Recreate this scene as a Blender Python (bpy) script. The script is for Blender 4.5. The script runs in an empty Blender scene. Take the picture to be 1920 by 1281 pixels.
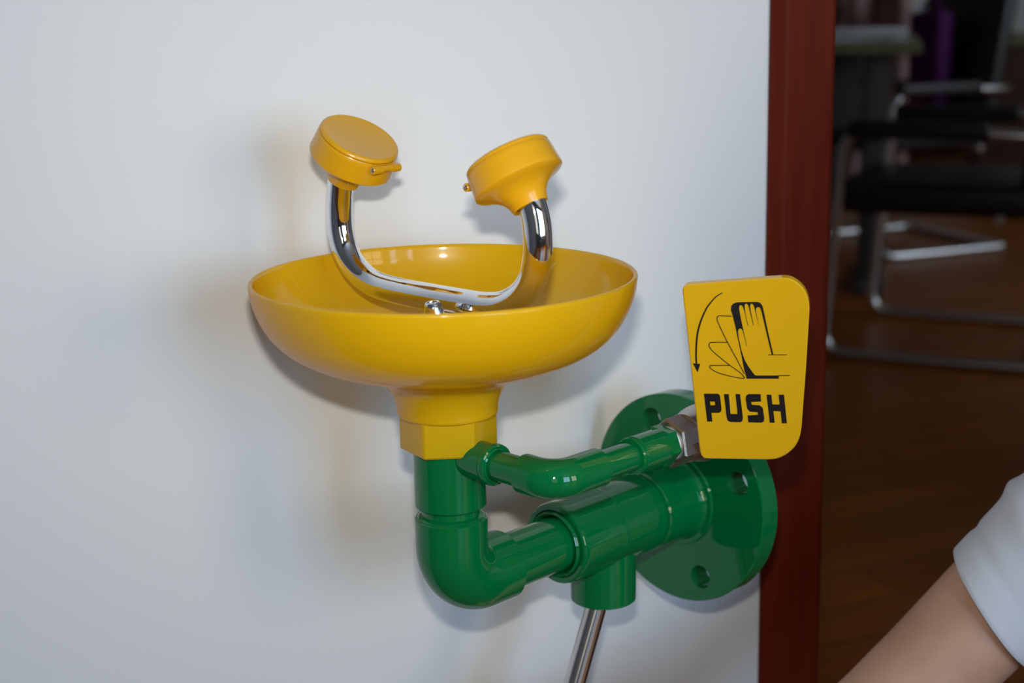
import bpy, bmesh, math, random
from mathutils import Vector, Matrix, geometry, noise
R = math.radians
random.seed(7)
SC = bpy.context.scene
COL = SC.collection

# ------------------------------------------------------------------ camera
cam_d = bpy.data.cameras.new('camera')
cam = bpy.data.objects.new('camera', cam_d)
COL.objects.link(cam)
SC.camera = cam
CAM = Vector((-0.56893, -1.05218, 0.95052))
VX = Vector((0.91590, -0.40094, -0.02042))      # camera right
VY = Vector((0.10812, 0.19736, 0.97435))        # camera up
VX.normalize(); VZ = VX.cross(VY).normalized(); VY = VZ.cross(VX)
cam.matrix_world = Matrix(((VX.x, VY.x, VZ.x, CAM.x), (VX.y, VY.y, VZ.y, CAM.y), (VX.z, VY.z, VZ.z, CAM.z), (0, 0, 0, 1)))
cam_d.sensor_width = 36.0
cam_d.lens = 2798.1 / 1920 * 36
cam_d.clip_start = 0.05
cam_d.dof.use_dof = True
cam_d.dof.focus_distance = 0.985
cam_d.dof.aperture_fstop = 5.8

# ------------------------------------------------------------------ world, lights, exposure
SC.view_settings.view_transform = 'Standard'
SC.view_settings.look = 'None'
SC.view_settings.gamma = 1.0
SC.view_settings.exposure = 0.0
SC.view_settings.use_curve_mapping = False
W = bpy.data.worlds.new('world'); SC.world = W
W.use_nodes = True
W.node_tree.nodes['Background'].inputs[0].default_value = (0.80, 0.92, 1.0, 1)
W.node_tree.nodes['Background'].inputs[1].default_value = 0.5

def area(name, loc, direction, sx, sy, power, colr):
    l = bpy.data.lights.new(name, 'AREA'); l.shape = 'RECTANGLE'; l.size = sx; l.size_y = sy
    l.energy = power; l.color = colr
    o = bpy.data.objects.new(name, l); COL.objects.link(o)
    o.location = loc; o.rotation_euler = Vector(direction).to_track_quat('-Z', 'Y').to_euler()
    return o
WINX = (-2.15, 0.30, 1.95)                      # three tall windows behind the photographer: the middle one lit by the sky, the outer two tinted warm as added fill light
WINW, WINH, WINZ = 1.20, 1.95, 1.45
WINC = ((1.0, 0.87, 0.66), (0.40, 0.66, 1.0), (1.0, 0.87, 0.66)); WINP = (4.0, 72.0, 46.0)
for k, x in enumerate(WINX):
    area('daylight_and_fill', (x, -4.56, WINZ), (0, 1, -0.1), WINW, WINH, WINP[k], WINC[k])
fl = area('camera_flash', CAM + VY * 0.082 - VX * 0.005 - VZ * 0.02, -VZ, 0.034, 0.018, 0.80, (1.0, 0.98, 0.90))
fl.data.spread = R(72)
area('far_daylight', (4.6, 0.16, 1.8), (-0.3, 1, -0.2), 1.6, 1.4, 40.0, (0.80, 0.92, 1.0))  # from an unseen window, placed to light the chair fronts and chrome

# ------------------------------------------------------------------ materials
def mat(name, colr, rough=0.5, metal=0.0, coat=0.0, spec=0.5, build=None, coat_rough=0.05):
    m = bpy.data.materials.new(name); m.use_nodes = True
    b = m.node_tree.nodes['Principled BSDF']
    b.inputs['Base Color'].default_value = (*colr, 1)
    b.inputs['Roughness'].default_value = rough
    b.inputs['Metallic'].default_value = metal
    b.inputs['Coat Weight'].default_value = coat
    b.inputs['Coat Roughness'].default_value = coat_rough
    b.inputs['Specular IOR Level'].default_value = spec
    if build: build(m.node_tree, b)
    return m
def node(nt, t, **kw):
    n = nt.nodes.new(t)
    for k, v in kw.items():
        if k in n.inputs: n.inputs[k].default_value = v
        else: setattr(n, k, v)
    return n
def coords(nt, scale=(1, 1, 1), rot=(0, 0, 0)):
    tc = node(nt, 'ShaderNodeTexCoord'); mp = node(nt, 'ShaderNodeMapping')
    mp.inputs['Scale'].default_value = scale; mp.inputs['Rotation'].default_value = rot
    nt.links.new(tc.outputs['Object'], mp.inputs['Vector']); return mp.outputs['Vector']
def bumpy(scale, strength, dist=0.001, detail=3):
    def f(nt, b):
        v = coords(nt); n = node(nt, 'ShaderNodeTexNoise', Scale=scale, Detail=detail)
        nt.links.new(v, n.inputs['Vector'])
        bp = node(nt, 'ShaderNodeBump', Strength=strength, Distance=dist)
        nt.links.new(n.outputs[0], bp.inputs['Height']); nt.links.new(bp.outputs[0], b.inputs['Normal'])
    return f
def mottled(c1, c2, scale, vec=(1, 1, 1), detail=4, bump=0.0, lo=0.35, hi=0.65, rot=(0, 0, 0)):
    def f(nt, b):
        v = coords(nt, vec, rot); n = node(nt, 'ShaderNodeTexNoise', Scale=scale, Detail=detail)
        nt.links.new(v, n.inputs['Vector'])
        r = node(nt, 'ShaderNodeValToRGB')
        r.color_ramp.elements[0].position = lo; r.color_ramp.elements[0].color = (*c1, 1)
        r.color_ramp.elements[1].position = hi; r.color_ramp.elements[1].color = (*c2, 1)
        nt.links.new(n.outputs[0], r.inputs[0]); nt.links.new(r.outputs[0], b.inputs['Base Color'])
        if bump:
            bp = node(nt, 'ShaderNodeBump', Strength=bump, Distance=0.001)
            nt.links.new(n.outputs[0], bp.inputs['Height']); nt.links.new(bp.outputs[0], b.inputs['Normal'])
    return f
M = {}
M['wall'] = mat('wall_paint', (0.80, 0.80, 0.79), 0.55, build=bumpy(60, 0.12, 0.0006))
M['wall_dim'] = mat('wall_paint_dimmed', (0.22, 0.215, 0.21), 0.6, build=bumpy(60, 0.1))  # unseen walls darkened in colour so chrome and enamel reflect a dark room
M['ceiling'] = mat('ceiling_paint', (0.45, 0.45, 0.43), 0.7, build=bumpy(80, 0.1))
M['mahogany'] = mat('mahogany_veneer', (0.115, 0.012, 0.004), 0.5, spec=0.10, coat=0.02, build=mottled((0.105, 0.0105, 0.0030), (0.130, 0.0145, 0.0045), 14, (9, 9, 0.5), 5, 0.05))
def planks(nt, b):
    v = coords(nt); br = node(nt, 'ShaderNodeTexBrick')
    br.inputs['Scale'].default_value = 1.0; br.inputs['Brick Width'].default_value = 0.9; br.inputs['Row Height'].default_value = 0.11
    br.inputs['Mortar Size'].default_value = 0.0015; br.inputs['Color1'].default_value = (0.40, 0.115, 0.015, 1)
    br.inputs['Color2'].default_value = (0.31, 0.083, 0.010, 1); br.inputs['Mortar'].default_value = (0.03, 0.012, 0.006, 1)
    nt.links.new(v, br.inputs['Vector'])
    v2 = coords(nt, (0.8, 9, 1)); n = node(nt, 'ShaderNodeTexNoise', Scale=5.0, Detail=5); nt.links.new(v2, n.inputs['Vector'])
    mx = node(nt, 'ShaderNodeMixRGB', blend_type='MULTIPLY'); mx.inputs[0].default_value = 0.6
    nt.links.new(br.outputs[0], mx.inputs[1]); nt.links.new(n.outputs[0], mx.inputs[2]); nt.links.new(mx.outputs[0], b.inputs['Base Color'])
M['floor'] = mat('wood_floor', (0.18, 0.07, 0.02), 0.40, spec=0.18, build=planks)
M['yellow'] = mat('yellow_plastic', (0.92, 0.635, 0.007), 0.32, spec=0.3, coat=0.8, coat_rough=0.06, build=bumpy(9, 0.02, 0.002))
M['orange'] = mat('amber_plastic', (0.84, 0.42, 0.008), 0.26, coat=0.3, coat_rough=0.1, build=bumpy(20, 0.02, 0.002))
def translucent(m, colr, fac):
    nt = m.node_tree; b = nt.nodes['Principled BSDF']; out = nt.nodes['Material Output']
    t = node(nt, 'ShaderNodeBsdfTranslucent', Color=(*colr, 1)); mx = node(nt, 'ShaderNodeMixShader'); mx.inputs[0].default_value = fac
    nt.links.new(b.outputs[0], mx.inputs[1]); nt.links.new(t.outputs[0], mx.inputs[2]); nt.links.new(mx.outputs[0], out.inputs['Surface'])
translucent(M['yellow'], (1.0, 0.64, 0.010), 0.48)
translucent(M['orange'], (0.95, 0.55, 0.02), 0.10)
M['acrylic'] = mat('yellow_acrylic', (0.80, 0.45, 0.010), 0.12, coat=0.4, build=bumpy(12, 0.01, 0.002))
M['green'] = mat('green_enamel', (0.0, 0.150, 0.038), 0.5, coat=1.0, coat_rough=0.012, spec=0.0, build=bumpy(40, 0.012, 0.001))
M['black'] = mat('black_print', (0.008, 0.007, 0.008), 0.45, build=bumpy(400, 0.02))
M['chrome'] = mat('chrome', (0.86, 0.87, 0.89), 0.035, 1.0, build=bumpy(30, 0.004, 0.001))
M['steel'] = mat('brushed_steel', (0.62, 0.59, 0.56), 0.17, 1.0, build=bumpy(60, 0.03, 0.0005))
M['cast'] = mat('cast_stainless', (0.46, 0.42, 0.39), 0.36, 1.0, build=bumpy(350, 0.25, 0.0004))
M['tape'] = mat('white_thread_tape', (0.85, 0.85, 0.83), 0.5, build=bumpy(500, 0.2))
M['skin'] = mat('skin', (0.60, 0.34, 0.23), 0.48, spec=0.35, build=mottled((0.60, 0.325, 0.215), (0.67, 0.38, 0.26), 26, detail=5, bump=0.04))
M['skin'].node_tree.nodes['Principled BSDF'].inputs['Subsurface Weight'].default_value = 0.12
M['skin'].node_tree.nodes['Principled BSDF'].inputs['Subsurface Radius'].default_value = (0.01, 0.004, 0.002)
M['cotton'] = mat('white_cotton', (0.72, 0.73, 0.78), 0.85, spec=0.2, build=bumpy(900, 0.35, 0.0006))
M['denim'] = mat('dark_denim', (0.02, 0.03, 0.06), 0.8, build=bumpy(700, 0.3, 0.0006))
M['hair'] = mat('black_hair', (0.012, 0.009, 0.008), 0.4, build=bumpy(150, 0.4, 0.002))
M['shoe'] = mat('dark_canvas', (0.03, 0.03, 0.035), 0.8, build=bumpy(500, 0.2))
M['rubber'] = mat('white_rubber', (0.6, 0.6, 0.58), 0.6, build=bumpy(200, 0.1))
M['eye'] = mat('eye_white', (0.75, 0.73, 0.70), 0.2, build=bumpy(10, 0.01))
M['leather'] = mat('black_leather', (0.012, 0.012, 0.014), 0.42, build=bumpy(220, 0.25, 0.0008))
M['chair_chrome'] = mat('chair_chrome', (0.80, 0.82, 0.86), 0.30, 1.0, build=bumpy(30, 0.01))
M['tabletop'] = mat('pale_green_laminate', (0.17, 0.18, 0.10), 0.5, spec=0.2, build=mottled((0.16, 0.17, 0.09), (0.19, 0.20, 0.115), 40))
M['leg_grey'] = mat('dark_grey_metal', (0.055, 0.062, 0.075), 0.45, build=bumpy(120, 0.1))
M['paper'] = mat('white_paper', (0.72, 0.74, 0.82), 0.7, build=bumpy(90, 0.05))
M['floral'] = mat('mottled_curtain_cloth', (0.3, 0.2, 0.2), 0.9, spec=0.1, build=mottled((0.12, 0.068, 0.060), (0.42, 0.27, 0.27), 9, (1, 1, 1), 5, 0.1, 0.32, 0.68))
M['purple'] = mat('purple_cloth', (0.10, 0.022, 0.13), 0.9, spec=0.1, build=mottled((0.085, 0.018, 0.11), (0.11, 0.025, 0.14), 30, bump=0.1))
M['red'] = mat('red_cloth', (0.30, 0.008, 0.012), 0.7, build=bumpy(150, 0.2))
M['beige'] = mat('beige_card', (0.42, 0.30, 0.22), 0.7, build=bumpy(150, 0.1))
M['cup'] = mat('white_card_cup', (0.78, 0.80, 0.80), 0.5, build=bumpy(200, 0.05))
M['panel'] = mat('dark_brown_panel', (0.05, 0.018, 0.010), 0.4, build=mottled((0.04, 0.014, 0.008), (0.06, 0.022, 0.012), 8, (8, 1, 1)))
M['alu'] = mat('white_window_frame', (0.55, 0.56, 0.57), 0.4, build=bumpy(100, 0.05))

# ------------------------------------------------------------------ mesh helpers
def finish(bm, name, m, parent=None, angle=34, smooth=True, loc=None):
    bmesh.ops.recalc_face_normals(bm, faces=bm.faces)
    ca = math.radians(angle)
    for f in bm.faces: f.smooth = smooth
    for e in bm.edges:
        if len(e.link_faces) == 2: e.smooth = e.calc_face_angle(0) < ca
        else: e.smooth = False
    me = bpy.data.meshes.new(name); bm.to_mesh(me); bm.free()
    o = bpy.data.objects.new(name, me); COL.objects.link(o)
    me.materials.append(M[m] if isinstance(m, str) else m)
    if parent is not None: o.parent = parent
    if loc is not None: o.location = loc
    return o
def empty(name, label, cat, loc=(0, 0, 0), rot=(0, 0, 0), group=None):
    o = bpy.data.objects.new(name, None); COL.objects.link(o)
    o.location = loc; o.rotation_euler = rot; o.empty_display_size = 0.05
    return tag(o, label, cat, group)
def tag(o, label, cat, group=None):
    o['label'] = label; o['category'] = cat
    if group: o['group'] = group
    return o
def frame(axis, up=(0, 0, 1)):
    z = Vector(axis).normalized(); u = Vector(up)
    if abs(z.dot(u)) > 0.98: u = Vector((1, 0, 0))
    x = u.cross(z).normalized(); y = z.cross(x)
    return x, y, z
def add_revolve(bm, prof, origin, axis, seg=64, up=(0, 0, 1), wob=None, phase=0.0, closed=False):
    """prof: list of (r, h) along axis; r<=0 ends in a pole"""
    x, y, z = frame(axis, up); o = Vector(origin); rings = []
    for r, h in prof:
        if r <= 1e-7: rings.append([bm.verts.new(o + z * h)])
        else:
            ring = []
            for k in range(seg):
                a = 2 * math.pi * k / seg + phase
                rr = r * (wob(a, h) if wob else 1)
                ring.append(bm.verts.new(o + z * h + (x * math.cos(a) + y * math.sin(a)) * rr))
            rings.append(ring)
    pairs = list(zip(rings, rings[1:]))
    if closed: pairs.append((rings[-1], rings[0]))
    for A, B in pairs:
        if len(A) == 1 and len(B) == 1: continue
        for k in range(seg):
            k2 = (k + 1) % seg
            if len(A) == 1: bm.faces.new((A[0], B[k], B[k2]))
            elif len(B) == 1: bm.faces.new((A[k], B[0], A[k2]))
            else: bm.faces.new((A[k], B[k], B[k2], A[k2]))
    return bm
def revolve(prof, origin, axis, **kw): return add_revolve(bmesh.new(), prof, origin, axis, **kw)
def solid_cyl(r, h0, h1, ch=0.0008):
    return [(0, h0), (r - ch, h0), (r, h0 + ch), (r, h1 - ch), (r - ch, h1), (0, h1)]
def bead(r, h, t=0.0022):
    """small weld bead: closed ring profile"""
    return [(r - t, h - t), (r + t * .6, h - t * .9), (r + t * 1.0, h), (r + t * .6, h + t * .9), (r - t, h + t)]
def weldwob(seed):
    return lambda a, h: 1 + 0.012 * noise.noise(Vector((math.cos(a) * 9 + seed, math.sin(a) * 9, h * 300)))
def catmull(pts, n=8):
    P = [Vector(p) for p in pts]; out = []
    for i in range(len(P) - 1):
        p0 = P[max(i - 1, 0)]; p1 = P[i]; p2 = P[i + 1]; p3 = P[min(i + 2, len(P) - 1)]
        for k in range(n):
            t = k / n
            out.append(0.5 * ((2 * p1) + (p2 - p0) * t + (2 * p0 - 5 * p1 + 4 * p2 - p3) * t * t + (3 * p1 - p0 - 3 * p2 + p3) * t ** 3))
    out.append(P[-1]); return out
def add_tube(bm, path, rad, seg=24, cap=True, flat=1.0, hint=None):
    P = [Vector(p) for p in path]; n = len(P)
    rads = rad if isinstance(rad, (list, tuple)) else [rad] * n
    rings = []; prev = None
    for i in range(n):
        t = (P[min(i + 1, n - 1)] - P[max(i - 1, 0)]).normalized()
        if prev is None:
            u = Vector(hint) if hint else (Vector((0, 0, 1)) if abs(t.z) < 0.9 else Vector((1, 0, 0)))
            x = (u - t * u.dot(t)).normalized()
        else:
            x = (prev - t * prev.dot(t)).normalized()
        prev = x; y = t.cross(x)
        rings.append([bm.verts.new(P[i] + (x * math.cos(2 * math.pi * k / seg) + y * flat * math.sin(2 * math.pi * k / seg)) * rads[i]) for k in range(seg)])
    for A, B in zip(rings, rings[1:]):
        for k in range(seg): bm.faces.new((A[k], A[(k + 1) % seg], B[(k + 1) % seg], B[k]))
    if cap:
        bm.faces.new(rings[0][::-1]); bm.faces.new(rings[-1])
    return bm
def add_box(bm, c, s, mtx=None, bevel=0.0, seg=2):
    r = bmesh.ops.create_cube(bm, size=1.0)
    vs = r['verts']
    bmesh.ops.scale(bm, vec=Vector(s), verts=vs)
    if bevel:
        es = list({e for v in vs for e in v.link_edges})
        rb = bmesh.ops.bevel(bm, geom=es, offset=bevel, segments=seg, profile=0.6, affect='EDGES')
        vs = list({v for f in rb['faces'] for v in f.verts} | {v for v in vs if v.is_valid})
    if mtx is not None: bmesh.ops.transform(bm, matrix=mtx, verts=vs)
    bmesh.ops.translate(bm, vec=Vector(c), verts=vs)
    return bm
def box_obj(name, c, s, m, parent=None, bevel=0.0, mtx=None, seg=2):
    return finish(add_box(bmesh.new(), c, s, mtx, bevel, seg), name, m, parent)
def add_sheet(bm, outer, holes, place, h0, h1, ch=0.0, unit=1.0):
    """extruded polygon with holes; place(x, y, h) -> Vector"""
    def inset(poly, d):
        n = len(poly); out = []
        area2 = sum(poly[i][0] * poly[(i + 1) % n][1] - poly[(i + 1) % n][0] * poly[i][1] for i in range(n))
        sg = 1 if area2 > 0 else -1
        for i in range(n):
            p, q, r = Vector(poly[i - 1]), Vector(poly[i]), Vector(poly[(i + 1) % n])
            a = (q - p).normalized(); b = (r - q).normalized()
            na = Vector((-a.y, a.x)) * sg; nb = Vector((-b.y, b.x)) * sg
            m = (na + nb); m = m / max(m.length_squared / 2, 0.2)
            out.append(tuple(q + m * d))
        return out
    polys = [outer] + list(holes)
    top = [inset(outer, ch * unit) if ch else outer] + list(holes)
    V = {}
    def loopverts(poly, h): return [bm.verts.new(place(x, y, h)) for x, y in poly]
    layers = [(top, h1)]
    if ch: layers += [(polys, h1 - ch), (polys, h0 + ch), (top, h0)]
    else: layers += [(polys, h0)]
    LV = [[loopverts(p, h) for p in ps] for ps, h in layers]
    for pi in range(len(polys)):
        for A, B in zip(LV, LV[1:]):
            a, b = A[pi], B[pi]; n = len(a)
            for k in range(n): bm.faces.new((a[k], a[(k + 1) % n], b[(k + 1) % n], b[k]))
    for li in (0, -1):
        flat = [v for L in LV[li] for v in L]
        tri = geometry.tessellate_polygon([[Vector((x, y, 0)) for x, y in p] for p in layers[li][0]])
        for t in tri:
            try: bm.faces.new([flat[i] for i in t])
            except ValueError: pass
    return bm
def structure(o): o['kind'] = 'structure'; return o

# ------------------------------------------------------------------ setting: front room
H = 2.8
def slab(name, x0, x1, y0, y1, z0, z1, m):
    return structure(box_obj(name, ((x0 + x1) / 2, (y0 + y1) / 2, (z0 + z1) / 2), (x1 - x0, y1 - y0, z1 - z0), m))
structure(box_obj('floor', (2.5, 0.8, -0.05), (11.4, 11.2, 0.1), 'floor'))
structure(box_obj('ceiling', (2.5, 0.8, H + 0.05), (11.4, 11.2, 0.1), 'ceiling'))
DX0, DX1, DH = 0.176, 1.12, 2.1                 # clear door opening
b = bmesh.new()
add_box(b, ((-3.0 + DX0 - 0.03) / 2, 0.06, H / 2), (DX0 - 0.03 + 3.0, 0.12, H))
add_box(b, ((DX1 + 0.03 + 3.8) / 2, 0.06, H / 2), (3.8 - DX1 - 0.03, 0.12, H)); add_box(b, (6.7, 0.06, H / 2), (2.6, 0.12, H))
add_box(b, (4.6, 0.06, 0.55), (1.6, 0.12, 1.1)); add_box(b, (4.6, 0.06, (2.5 + H) / 2), (1.6, 0.12, H - 2.5))
add_box(b, ((DX0 + DX1) / 2, 0.06, (DH + H) / 2 + 0.015), (DX1 - DX0 + 0.06, 0.12, H - DH - 0.03))
structure(finish(b, 'wall_front', 'wall'))
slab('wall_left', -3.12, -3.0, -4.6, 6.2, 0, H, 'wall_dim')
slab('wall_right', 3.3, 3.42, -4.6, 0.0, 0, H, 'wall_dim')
b = bmesh.new()                                  # wall behind the camera, with three window openings
xs = [-3.0] + [v for x in WINX for v in (x - WINW / 2, x + WINW / 2)] + [3.42]
for i in range(0, len(xs), 2): add_box(b, ((xs[i] + xs[i + 1]) / 2, -4.66, H / 2), (xs[i + 1] - xs[i], 0.12, H))
for x in WINX:
    add_box(b, (x, -4.66, (WINZ - WINH / 2) / 2), (WINW, 0.12, WINZ - WINH / 2)); add_box(b, (x, -4.66, (WINZ + WINH / 2 + H) / 2), (WINW, 0.12, H - WINZ - WINH / 2))
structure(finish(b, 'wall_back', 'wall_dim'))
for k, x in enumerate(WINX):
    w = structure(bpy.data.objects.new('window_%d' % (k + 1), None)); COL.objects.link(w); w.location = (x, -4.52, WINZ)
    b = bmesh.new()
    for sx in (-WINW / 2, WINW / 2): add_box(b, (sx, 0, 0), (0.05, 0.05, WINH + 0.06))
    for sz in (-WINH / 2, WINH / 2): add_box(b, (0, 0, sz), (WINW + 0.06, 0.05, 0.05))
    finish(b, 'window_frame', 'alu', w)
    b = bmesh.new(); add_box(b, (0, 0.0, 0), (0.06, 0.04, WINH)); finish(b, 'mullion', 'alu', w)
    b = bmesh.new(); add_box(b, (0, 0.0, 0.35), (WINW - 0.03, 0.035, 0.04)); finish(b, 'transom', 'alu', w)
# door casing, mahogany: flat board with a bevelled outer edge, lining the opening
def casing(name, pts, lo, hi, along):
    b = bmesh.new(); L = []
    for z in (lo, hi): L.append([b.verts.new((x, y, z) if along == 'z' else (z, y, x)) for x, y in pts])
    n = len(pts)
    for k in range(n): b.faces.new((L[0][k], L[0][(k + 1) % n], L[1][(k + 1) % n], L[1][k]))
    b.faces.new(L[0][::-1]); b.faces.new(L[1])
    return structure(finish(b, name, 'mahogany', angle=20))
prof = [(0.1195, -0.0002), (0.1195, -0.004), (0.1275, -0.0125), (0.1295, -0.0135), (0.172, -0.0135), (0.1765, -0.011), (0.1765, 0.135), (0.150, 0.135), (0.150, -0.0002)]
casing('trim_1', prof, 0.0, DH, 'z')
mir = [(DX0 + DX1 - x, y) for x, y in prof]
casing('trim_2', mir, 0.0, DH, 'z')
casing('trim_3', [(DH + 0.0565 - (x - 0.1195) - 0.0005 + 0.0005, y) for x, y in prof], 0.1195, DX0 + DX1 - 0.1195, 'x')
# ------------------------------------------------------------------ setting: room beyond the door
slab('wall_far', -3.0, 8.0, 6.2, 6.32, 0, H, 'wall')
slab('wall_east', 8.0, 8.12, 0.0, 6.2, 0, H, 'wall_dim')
w = structure(bpy.data.objects.new('window_4', None)); COL.objects.link(w); w.location = (4.6, 0.10, 1.8)  # unseen window, its position picked for the light on the chairs
b = bmesh.new()
for sx in (-0.80, 0, 0.80): add_box(b, (sx, 0, 0), (0.05, 0.05, 1.46))
for sz in (-0.70, 0.70): add_box(b, (0, 0, sz), (1.66, 0.05, 0.05))
finish(b, 'window_frame', 'alu', w)
structure(box_obj('baseboard_far', (2.5, 6.19, 0.05), (11, 0.02, 0.10), 'mahogany'))

# ------------------------------------------------------------------ the eyewash station
YV, RT, RE = -0.2531, 0.0237, 0.0242
EW = empty('eyewash_station', 'green and yellow emergency eyewash with chrome arms and a push plate', 'eyewash',
           (0, -0.084, 0.57), (0, 0, R(-69)))
AX = Vector((0, YV, 0))
def part(bm, name, m, parent=EW, **kw): return finish(bm, name, m, parent, **kw)

# bowl: outer wall down to the flared foot, inner wall back up to the rim
outer = [(0.1236, 0.2080), (0.1227, 0.2010), (0.1206, 0.1930), (0.1176, 0.1857), (0.1132, 0.1778), (0.1066, 0.1702), (0.0985, 0.1640), (0.0880, 0.1584),
         (0.0760, 0.1540), (0.0640, 0.1508), (0.0550, 0.1480), (0.0480, 0.1450), (0.0425, 0.1415), (0.0386, 0.1375), (0.0358, 0.1325), (0.0340, 0.1275), (0.0332, 0.1235), (0.0328, 0.1190), (0.0300, 0.1185)]
inner = [(0.0230, 0.1185), (0.0230, 0.1500), (0.0300, 0.1545), (0.0480, 0.1560), (0.0640, 0.1568), (0.0750, 0.1588), (0.0862, 0.1632), (0.0962, 0.1688), (0.1042, 0.1748),
         (0.1106, 0.1822), (0.1152, 0.1900), (0.1184, 0.1985), (0.1202, 0.2075)]
def smooth_prof(p, n=4): return [(v.x, v.y) for v in catmull([(a, b_, 0) for a, b_ in p], n)]
bowl = part(revolve(smooth_prof(outer) + smooth_prof(inner) + [(0.1206, 0.2091), (0.1214, 0.2097), (0.1226, 0.2097), (0.1233, 0.2091)], AX, (0, 0, 1), seg=160, closed=True), 'bowl', 'yellow', angle=50)
b = bmesh.new(); HR = 0.0322                     # six-sided boss under the bowl
hexd = math.atan2(-0.625, 0.70) + R(30)
add_revolve(b, [(0.0195, 0.0955), (HR - .0012, 0.0950), (HR, 0.0962), (HR, 0.1185), (HR - .0006, 0.1225), (HR - .004, 0.1245), (0.0195, 0.1245)], AX, (0, 0, 1), seg=6, phase=hexd - math.pi / 2 - R(90) + R(90), closed=True)
es = [e for e in b.edges if abs((e.verts[0].co - e.verts[1].co).normalized().z) > 0.9 and (e.verts[0].co.xy - AX.xy).length > 0.03]
bmesh.ops.bevel(b, geom=es, offset=0.0022, segments=3, affect='EDGES', profile=0.6)
part(b, 'hex_boss', 'yellow', angle=14)
# chrome breech tube carrying both spray heads
e5 = R(5); E5 = Vector((math.cos(e5), math.sin(e5), 0)); F5 = Vector((-math.sin(e5), math.cos(e5), 0))
def SZ(s, z): return Vector((0, YV, 0)) + E5 * s + Vector((0, 0, z))
tube_sz = [(-0.0900, 0.2700), (-0.0925, 0.2580), (-0.0942, 0.2440), (-0.0938, 0.2290), (-0.0890, 0.2150), (-0.0786, 0.2040), (-0.0640, 0.1972), (-0.0427, 0.1946), (-0.0100, 0.1937),
           (0.0200, 0.1932), (0.0360, 0.1935), (0.0510, 0.1962), (0.0645, 0.2035), (0.0738, 0.2150), (0.0780, 0.2300), (0.0782, 0.2440), (0.0765, 0.2540), (0.0735, 0.2625)]
CU = bmesh.new()
add_tube(CU, catmull([SZ(s, z) for s, z in tube_sz], 7), 0.0089, seg=40)
ytube = part(CU, 'breech_tube', 'chrome', angle=60)
b = bmesh.new(); add_revolve(b, [(0, 0.118), (0.0115, 0.118), (0.0115, 0.178), (0.0, 0.178)], AX, (0, 0, 1), seg=40)
part(b, 'riser_tube', 'chrome')
b = bmesh.new(); nb = Vector((0.0160, -0.2710, 0.1650))
add_revolve(b, [(0, 0), (0.0125, 0), (0.0105, 0.010), (0.0078, 0.0200), (0.0056, 0.0290), (0.0050, 0.0318), (0.0044, 0.0326), (0.0034, 0.0326), (0.0030, 0.0315), (0.0028, 0.0260), (0, 0.0260)], nb, (-0.06, -0.16, 1), seg=32)
part(b, 'drain_stud', 'chrome')
# spray heads
PSI = R(32)
def spray_head(base, sgn, name='spray_head'):
    ax = (E5 * sgn * math.sin(PSI) + Vector((0, 0, math.cos(PSI)))).normalized()
    rad = (E5 * sgn * math.cos(PSI) - Vector((0, 0, math.sin(PSI)))).normalized()     # toward the hinge
    body = [(0.0093, 0.0004), (0.0112, 0.0), (0.0116, 0.0008), (0.0125, 0.0045), (0.0150, 0.0085), (0.0190, 0.0118), (0.0240, 0.0142), (0.0276, 0.0156), (0.0287, 0.0166), (0.0288, 0.0178),
            (0.0283, 0.0220), (0.0277, 0.0290), (0.0275, 0.0312), (0.0269, 0.0322), (0.0200, 0.0322), (0.0093, 0.0322)]
    hd = part(revolve(body, base, ax, seg=80, closed=True), name, 'orange', angle=40)
    b = revolve([(0, 0.0324), (0.0266, 0.0324), (0.0271, 0.0332), (0.0268, 0.0343), (0.0258, 0.0352), (0.0247, 0.0355), (0.0238, 0.0352), (0.0225, 0.0349), (0, 0.0349)], base, ax, seg=80)
    part(b, 'dust_cap', 'orange', hd)
    b = bmesh.new(); hc = Vector(base) + ax * 0.0305 + rad * 0.0296
    for k, (y0, y1) in enumerate(((-0.0118, -0.0045), (0.0048, 0.0118))):
        add_tube(b, [hc + F5 * y0, hc + F5 * y1], 0.0027, 20)
    add_tube(b, [hc + F5 * -0.0044 + rad * -0.0006, hc + F5 * 0.0047 + rad * -0.0006], 0.0021, 20)
    mtx = Matrix((( rad.x, F5.x, ax.x), (rad.y, F5.y, ax.y), (rad.z, F5.z, ax.z)))
    add_box(b, hc - rad * 0.0030, (0.0060, 0.0200, 0.0034), mtx.to_4x4(), 0.0006)
    part(b, 'hinge', 'orange', hd)
    b = bmesh.new(); add_revolve(b, [(0, 0.0), (0.0017, 0.0), (0.0017, 0.0012), (0.0009, 0.0016), (0.0007, 0.0010), (0, 0.0010)], hc - F5 * 0.0116, -F5, seg=20)
    part(b, 'hinge_screw', 'chrome', hd)
    for dx in (R(35), R(-35), R(140), R(-140)):  # small moulding dimples round the cone
        pass
    return hd
spray_head(SZ(-0.0895, 0.2642), 1)
spray_head(SZ(0.0735, 0.2585), -1)
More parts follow.
